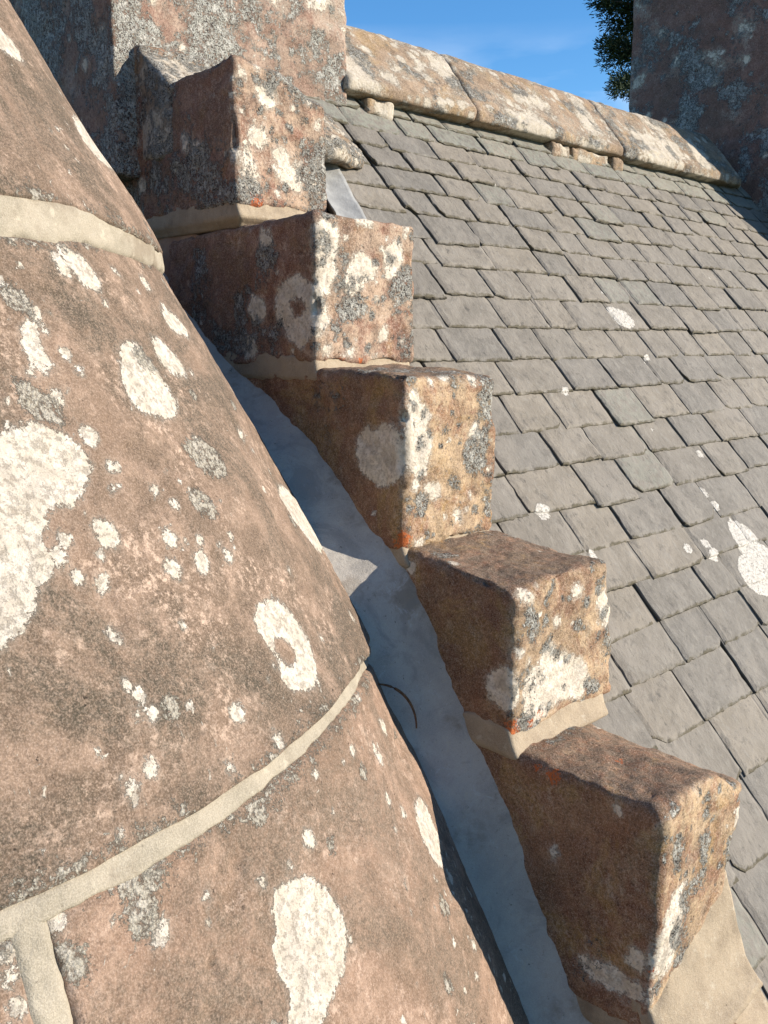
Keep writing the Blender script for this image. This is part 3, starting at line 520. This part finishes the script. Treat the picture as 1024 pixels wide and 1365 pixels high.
tag(mb.build('twig', M['twig'], None, True), 'thin curved brown twig lying in the shaded gutter beside the turret', 'twig')
# ------------------------------------------------------------------ slated roof
ca, sa = TR / math.hypot(TR, RISE), RISE / math.hypot(TR, RISE)
nrm = np.array([0, -sa, ca]); upv = np.array([0, ca, sa]); O = np.array([0, TR, 0.]) + nrm * .030 * 1.0
O = np.array([0, TR, 0.]) - nrm * .0  # notch line of the steps
O = O - nrm * .046
def roofpt(x, v, c): return np.stack([x, O[1] + v * upv[1] + c * nrm[1], O[2] + v * upv[2] + c * nrm[2]], -1)
roof = thing('slate_roof', (1.8, .6, -.9), 'steep sunlit roof of rough grey slates spotted with white lichen, below the stone ridge', 'roof')
ROWS = [-1.17, -1.04, -.92, -.80, -.68, -.56, -.445, -.33, -.21, -.09, .02, .115, .203, .29, .395, .49, .585, .683, .775, .87, .964, 1.055, 1.14, 1.222, 1.30, 1.375, 1.447, 1.516, 1.585]
XE = 3.35
Vs, Fs, rn, ed, wh, pl, rim = [], [], [], [], [], [], []; nb = 0
sr = np.random.RandomState(21)
SPOT = np.array(SP)
for j, vb in enumerate(ROWS):
    ex = (ROWS[j + 1] - vb) if j + 1 < len(ROWS) else .06
    x = (.20 if vb < 1.04 else (.405 if vb < 1.32 else .375)) - (sr.random() * .1 if vb < 1.04 else sr.random() * .012)
    fine_row = vb > -.5
    while x < XE:
        wdt = (.130 + .100 * sr.random()) * (1.0 if vb < .8 else .92)
        gap = .0022 + .0038 * sr.random()
        na, nb_ = (16, 12) if fine_row and x < 2.2 else (8, 6)
        ln = min(ex * 2.05, 1.66 - vb + .02); th = .005 + .005 * sr.random()
        A, B = np.meshgrid(np.linspace(0, 1, na + 1), np.linspace(0, 1, nb_ + 1) ** 1.3, indexing='ij'); A = A.ravel(); B = B.ravel()
        sd = sr.randint(1, 9999); q = np.stack([A * wdt, B * ln, np.full_like(A, 0)], 1)
        skew = (sr.random() - .5) * .016; drop = (sr.random() - .5) * .007; twist = (sr.random() - .5) * .006; lift = .005 * sr.random() ** 2; roll = .006 * (sr.random() - .35)
        if sr.random() < .05: drop -= .012; lift += .004
        edgeL = .0045 * fbm(np.stack([B * ln, B * 0, B * 0], 1), 55, 4, sd, .65); edgeR = .0045 * fbm(np.stack([B * ln, B * 0 + 5, B * 0], 1), 55, 4, sd, .65)
        edgeB = .0024 * fbm(np.stack([A * wdt, A * 0 + 9, A * 0], 1), 60, 4, sd, .65)
        corner = .026 * max(0, sr.random() - .74) / .26 * sstep(.70 + .2 * sr.random(), 1, A) + .022 * max(0, sr.random() - .74) / .26 * sstep(.25 * sr.random() + .03, 0, A)
        px = x + (gap + edgeL) * (1 - A) + (wdt - gap + edgeR) * A + skew * B * .5
        pv = vb + drop + twist * (A - .5) + (edgeB + corner) * (1 - B) ** 3 + B * ln
        under = np.where(B * ln < ex, 1, 1)
        pc = (.0108 + lift) * (1 - B) + roll * (.5 - A) + .0016 * fbm(q, 16, 3, sd) + .0008 * fbm(q, 70, 3, sd + 2)
        eg = np.minimum(np.minimum(A, 1 - A) * wdt, B * ln); pc = pc - .003 * np.clip(1 - eg / .006, 0, 1) ** 2
        top = roofpt(px, pv, pc + th * .5)
        ii = np.arange(len(A)).reshape(na + 1, nb_ + 1)
        bd = np.concatenate([ii[:-1, 0], ii[-1, :-1], ii[1:, -1][::-1], ii[0, 1:][::-1]])
        jit = .0035 * fbm(q[bd] + 3, 60, 2, sd + 5)
        mid_ = roofpt(px[bd] + np.sign(A[bd] - .5) * (np.minimum(A[bd], 1 - A[bd]) < .01) * (.0015 + jit), pv[bd] - (B[bd] < .01) * (.0010 + jit), pc[bd])
        low = roofpt(px[bd], pv[bd] + (B[bd] < .01) * .002, pc[bd] - th * .6)
        n0 = len(A); nbd = len(bd); k1 = n0 + np.arange(nbd); k2 = k1 + nbd
        f = [np.stack([ii[:-1, :-1], ii[1:, :-1], ii[1:, 1:], ii[:-1, 1:]], -1).reshape(-1, 4), np.stack([bd, k1, np.roll(k1, -1), np.roll(bd, -1)], -1), np.stack([k1, k2, np.roll(k2, -1), np.roll(k1, -1)], -1)]
        VV = np.concatenate([top, mid_, low]); Vs.append(VV); Fs.append(np.concatenate(f) + nb); nb += len(VV)
        idx = np.concatenate([np.arange(n0), bd, bd])
        rn.append(np.full(len(VV), sr.random())); e_ = (B * ln)[idx]; e_[n0:] = np.where(B[bd].repeat(1).tolist() * 2 if False else np.concatenate([B[bd], B[bd]]) < .01, 0, .02); ed.append(e_)
        rim.append(np.concatenate([np.zeros(n0), np.ones(2 * nbd)]))
        w = np.full(len(VV), -.05)
        for sx, sv, r in SP:
            if abs(sx - x - wdt / 2) < wdt + r and abs(sv - vb - ex / 2) < ex + r:
                dx, dv = px[idx] - sx, (pv[idx] - sv); w = np.maximum(w, r * 1.15 - np.hypot(dx, dv * 1.2))
        for _ in range(1):
            if sr.random() < .08: w = np.maximum(w, .002 + .005 * sr.random() - np.hypot(px[idx] - x - wdt * sr.random(), pv[idx] - vb - ex * sr.random()))
        wh.append(w); pl.append(np.full(len(VV), .4 if vb > 1.5 else (.25 if sr.random() < .06 else 0)))
        x += wdt
mesh_obj('slate_covering', np.concatenate(Vs), np.concatenate(Fs), M['slate'], roof, {'rnd': np.concatenate(rn), 'edge': np.concatenate(ed), 'white': np.concatenate(wh), 'pale': np.concatenate(pl), 'rim': np.concatenate(rim)}, smooth=False)
def slope_poly(c0, c1, v0, v1): return [tuple(O[1:] + v0 * upv[1:] + c0 * nrm[1:]), tuple(O[1:] + v1 * upv[1:] + c0 * nrm[1:]), tuple(O[1:] + v1 * upv[1:] + c1 * nrm[1:]), tuple(O[1:] + v0 * upv[1:] + c1 * nrm[1:])]
mb = MB(); mb.prism(slope_poly(-.03, -.006, -1.2, 1.72), WG - .01, XE); mb.build('roof_boarding', M['board'], roof)
YR = 1.475
mb = MB(); mb.prism([(2 * YR - y, z) for y, z in slope_poly(-.03, .012, -1.2, 1.66)], WG - .01, XE); mb.build('rear_slope', M['slate'], roof)
# lead soaker in the corner by the second step from the top
A, B = np.meshgrid(np.linspace(0, 1, 24), np.linspace(0, 1, 30), indexing='ij'); sh = A.shape; A = A.ravel(); B = B.ravel()
px = .225 + A * (.165 + .02 * B); pv = 1.10 + B * .30; pc = .012 + .075 * (1 - A) ** 2.2 - .010 * np.sin(np.pi * A) + .004 * fbm(np.stack([A, B, B], 1), 4, 3, 3) + .010 * A ** 3
V = roofpt(px, pv, pc); ii = np.arange(len(V)).reshape(sh); n0 = len(V)
Fq = np.stack([ii[:-1, :-1], ii[1:, :-1], ii[1:, 1:], ii[:-1, 1:]], -1).reshape(-1, 4)
V2 = roofpt(px, pv, pc - .003); bd = np.concatenate([ii[:-1, 0], ii[-1, :-1], ii[1:, -1][::-1], ii[0, 1:][::-1]])
tag(mesh_obj('lead_flashing', np.concatenate([V, V2]), np.concatenate([Fq, Fq[:, ::-1] + n0, np.stack([bd, bd + n0, np.roll(bd, -1) + n0, np.roll(bd, -1)], -1)]), M['lead']), 'curved pale grey lead flashing tucked between an upper step and the slates', 'flashing')
# ------------------------------------------------------------------ stone ridge
ridge = thing('stone_ridge', (1.7, YR, 1.2), 'long pale lichened stone ridge along the top of the slates between two chimneys', 'ridge')
def ridge_stone(x0, x1, seed, rake=.0, chamfer=0):
    prof = np.array([(-.140, -.236), (-.204, -.226), (-.206, -.200), (-.050, -.024), (-.022, -.005), (0, 0), (.022, -.005), (.050, -.024), (.206, -.200), (.204, -.226), (.140, -.236)])
    d = np.concatenate([[0], np.cumsum(np.hypot(*np.diff(prof, axis=0).T))]); s = np.linspace(0, d[-1], 120)
    py, pz = np.interp(s, d, prof[:, 0]), np.interp(s, d, prof[:, 1])
    for _ in range(1): py[1:-1] = .5 * py[1:-1] + .25 * (py[:-2] + py[2:]); pz[1:-1] = .5 * pz[1:-1] + .25 * (pz[:-2] + pz[2:])
    nx = int((x1 - x0) / .007); Xg = np.linspace(x0, x1, nx)
    X, K = np.meshgrid(Xg, np.arange(120), indexing='ij'); Y = YR + py[K]; Z = 1.452 + pz[K]
    e = np.minimum(X - x0, x1 - X); sh_ = .010 * np.clip(1 - e / .012, 0, 1) ** 2
    Xs = X + rake * (Z - 1.3)
    P = np.stack([Xs, Y, Z], -1).reshape(-1, 3); cpt = np.array([0, YR, 1.25]); dirn = P - cpt; dirn[:, 0] = 0; dirn /= np.linalg.norm(dirn, axis=1, keepdims=True)
    ch = np.zeros(len(P))
    if chamfer: ch = chamfer * sstep(x1 - chamfer * 1.5, x1, X.ravel())
    P += dirn * (.0035 * fbm(P, 5, 3, seed) + .0040 * fbm(P, 32, 4, seed + 2) - .010 * sstep(.2, .5, fbm(P, 13, 3, seed + 6)) * (P[:, 2] < 1.27) - sh_.ravel() - ch * .6)[:, None]
    ii = np.arange(len(P)).reshape(X.shape); n0 = len(P)
    F = [list(map(int, f)) for f in np.stack([ii[:-1, :-1], ii[1:, :-1], ii[1:, 1:], ii[:-1, 1:]], -1).reshape(-1, 4)]
    F += [list(map(int, ii[0])), list(map(int, ii[-1][::-1]))]
    F += [[int(ii[a, 0]), int(ii[a, 119]), int(ii[a + 1, 119]), int(ii[a + 1, 0])] for a in range(nx - 1)]
    low = sstep(1.45, 1.27, P[:, 2]); f1 = fbm(P, 9, 4, seed + 20)
    w = .03 * (f1 - .16 + .22 * (low - .4)); w = scatter_sdf(P, rand_spots(P, 260, .003, .02, rs, None, 2.5), w)
    gq = .03 * (fbm(P, 16, 4, seed + 30) - .32)
    return mesh_obj('ridge_stone', P, F, M['ridge'], ridge, {'white': w, 'grey': gq, 'orange': np.full(n0, -.05), 'top': np.zeros(n0)})
ridge_stone(.575, 1.060, 1, .12); ridge_stone(1.066, 1.815, 2, .14); ridge_stone(1.822, 2.80, 3, .1, .10)
pk = [(.64, .735, 1), (1.42, 1.52, 4), (1.53, 1.74, 5), (1.76, 1.83, 6)]
for a, b, s in pk:
    c = roofpt(np.array([(a + b) / 2]), np.array([1.60]), np.array([.022]))[0]
    V, F, N = rbox((a, c[1] - .006, c[2] - .03), (b, c[1] + .05, c[2] + .016), .010, .008, 300 + s, amp=.004, lowamp=.008)
    n = len(V); mesh_obj('packing_stone', V, F, M['ridge'], ridge, {'white': .03 * (fbm(V, 14, 3, s) - .1), 'grey': np.full(n, -.05), 'orange': np.full(n, -.05), 'top': np.zeros(n)})
# ------------------------------------------------------------------ chimneys
def chim_attr(V, N, seed, cover, wc, dark=0):
    n = len(V); gq = .035 * (fbm(V, 10, 5, seed, .62) - (.45 - cover)); gq = scatter_sdf(V, rand_spots(V, 900, .002, .012, rs, None, 2.5), gq)
    w = scatter_sdf(V, rand_spots(V, int(300 * wc), .003, .02, rs, None, 2.5), .03 * (fbm(V, 8, 4, seed + 3) - .42))
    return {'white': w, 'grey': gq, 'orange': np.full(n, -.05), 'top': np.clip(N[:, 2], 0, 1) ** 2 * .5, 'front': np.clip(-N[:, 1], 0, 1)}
chim = thing('chimney_stack', (.27, 1.6, 1.2), 'broad sunlit sandstone chimney crusted with grey lichen at the head of the stepped gable', 'chimney')
def chimney(root, x0, x1, y0, y1, zs, seed, cover, wc, step, mat, splits):
    for q, (za_, zb_) in enumerate(zip(zs[:-1], zs[1:])):
        xs = [x0] + splits[q % len(splits)] + [x1]
        for a, b in zip(xs[:-1], xs[1:]):
            V, F, N = rbox((a + .0015, y0, za_ + .0015), (b - .0015, y1, zb_ - .0015), .008, step, seed + q, amp=.005, lowamp=.006)
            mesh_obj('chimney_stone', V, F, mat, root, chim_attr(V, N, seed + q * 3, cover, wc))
chimney(chim, -.056, .582, 1.290, 1.95, [.95, 1.62, 2.1], 400, .40, .8, .0075, M['chimney'], [[]])
# weathered skew course at the foot of the chimney, its end sticking out over the slates
def skew_warp(V):
    V = V.copy(); t = np.clip((V[:, 1] - 1.07) / .22, 0, 1); hz = sstep(.98, 1.06, V[:, 2])
    V[:, 2] += hz * (t * .142) - np.clip((V[:, 0] - .30) / .16, 0, 1) * .02 * hz
    V[:, 1] += .05 * sstep(.36, .48, V[:, 0]) * (1 - t)
    V[:, 2] += sstep(.24, .3, V[:, 0]) * (1 - hz) * .035 * (1 + t)
    return V
V, F, N = rbox((.17, 1.07, .97), (.49, 1.30, 1.062), .016, .006, 444, amp=.006, lowamp=.009, warp=skew_warp)
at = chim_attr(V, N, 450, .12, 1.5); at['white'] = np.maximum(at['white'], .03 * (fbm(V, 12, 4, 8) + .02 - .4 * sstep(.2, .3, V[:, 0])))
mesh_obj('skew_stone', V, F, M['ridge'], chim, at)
def weather_warp(V):
    V = V.copy(); V[:, 2] += sstep(1.0, 1.10, V[:, 2]) * np.clip((V[:, 1] - 1.15) / .14, 0, 1) * .098; return V
V, F, N = rbox((-.003, 1.15, .98), (.235, 1.31, 1.115), .012, .006, 446, amp=.005, lowamp=.006, warp=weather_warp)
at = chim_attr(V, N, 455, .18, 1.5); at['white'] = np.maximum(at['white'], .03 * (fbm(V, 12, 4, 8) + .05) - (N[:, 2] < .4) * .02)
mesh_obj('skew_stone', V, F, M['ridge'], chim, at)
V, F, N = rbox((-.004, 1.27, .80), (.235, 1.90, 1.215), .012, .008, 447, amp=.006, lowamp=.008)
mesh_obj('base_stone', V, F, M['stepred'], chim, chim_attr(V, N, 460, .36, 2))
chim2 = thing('chimney_stack', (3.2, 1.4, .6), 'dark shaded red sandstone chimney beyond the far end of the stone ridge', 'chimney')
chimney(chim2, 2.80, 3.5, .90, 1.905, [.45, 1.02, 2.5], 500, .30, .8, .012, M['chimred'], [[]])
# far gable under the far chimney and the house walls below the eaves
far = thing('far_gable', (3.45, .6, GZ), 'plain far gable wall of the slated house under the far chimney', 'gable')
mb = MB(); mb.prism([(-.72, GZ), (2 * YR + .72, GZ), (2 * YR + .72, -1.2), (YR, 1.45), (-.72, -1.2)], XE + .003, XE + .24); mb.build('wall', M['rubble'], far)
for k in range(9):
    V, F, N = rbox((XE - .003, 1.0 - TR * k, .87 - RISE * k), (XE + .25, 1.45 - TR * k, 1.13 - RISE * k), .012, .03, 800 + k); n = len(V)
    mesh_obj('step_stone', V, F, M['step'], far, {'white': np.full(n, -.05), 'grey': .03 * (fbm(V, 12, 3, k) - .3), 'orange': np.full(n, -.05), 'top': np.clip(N[:, 2], 0, 1)})
wall = MB(); wall.box((WG + .002, -.62, GZ), (XE - .002, -.30, -1.06))
tag(wall.build('house_wall', M['rubble']), 'rough sandstone house wall under the eaves of the slate roof', 'wall')
# ------------------------------------------------------------------ conifer beyond the ridge
tr = np.random.RandomState(5); TX, TY = 10.50, 6.61
tree = thing('conifer_tree', (TX, TY, GZ), 'tall dark green conifer standing beyond the ridge, half hidden by the far chimney', 'tree')
mb = MB(); mb.tube([(TX, TY, GZ - .1), (TX + .05, TY, -2), (TX, TY + .03, 2), (TX, TY, 5.2), (TX, TY, 7.5)], [.26, .2, .14, .07, .015], 10)
Vt = []; Ft = []; nt = 0
for i in range(210):
    u = tr.random(); z = -3.5 + 11.0 * u; ang = tr.random() * 2 * np.pi; L = (1.15 * (1 - u) ** .5 + .15) * (.5 + .65 * tr.random())
    tip = np.array([TX + L * math.cos(ang), TY + L * math.sin(ang), z - .15 * L + .1]); base = np.array([TX, TY, z - .1])
    if i % 2 == 0: mb.tube([base, (base + tip) / 2 + np.array([0, 0, .05]), tip], [.02, .014, .005], 5)
    for t in np.linspace(.3, 1, 5):
        c = base * (1 - t) + tip * t; k = 130; R_ = .12 + .09 * tr.random()
        dv = tr.normal(size=(k, 3)); dv /= np.linalg.norm(dv, axis=1, keepdims=True); dv[:, 2] *= .8
        p0 = c + dv * R_ * tr.random((k, 1)) ** .5; dd = dv + tr.normal(size=(k, 3)) * .5 + np.array([math.cos(ang), math.sin(ang), .15]) * .8
        dd /= np.linalg.norm(dd, axis=1, keepdims=True); sd = np.cross(dd, tr.normal(size=(k, 3))); sd /= np.linalg.norm(sd, axis=1, keepdims=True)
        ln = (.025 + .045 * tr.random((k, 1))); w_ = .008
        Vt.append(np.stack([p0 - sd * w_, p0 + sd * w_, p0 + dd * ln + sd * w_ * .5, p0 + dd * ln - sd * w_ * .5], 1).reshape(-1, 3)); Ft.append(np.arange(4 * k).reshape(-1, 4) + nt); nt += 4 * k
mb.build('trunk', M['bark'], tree, True)
mesh_obj('crown', np.concatenate(Vt), np.concatenate(Ft), M['needles'], tree, None, False)
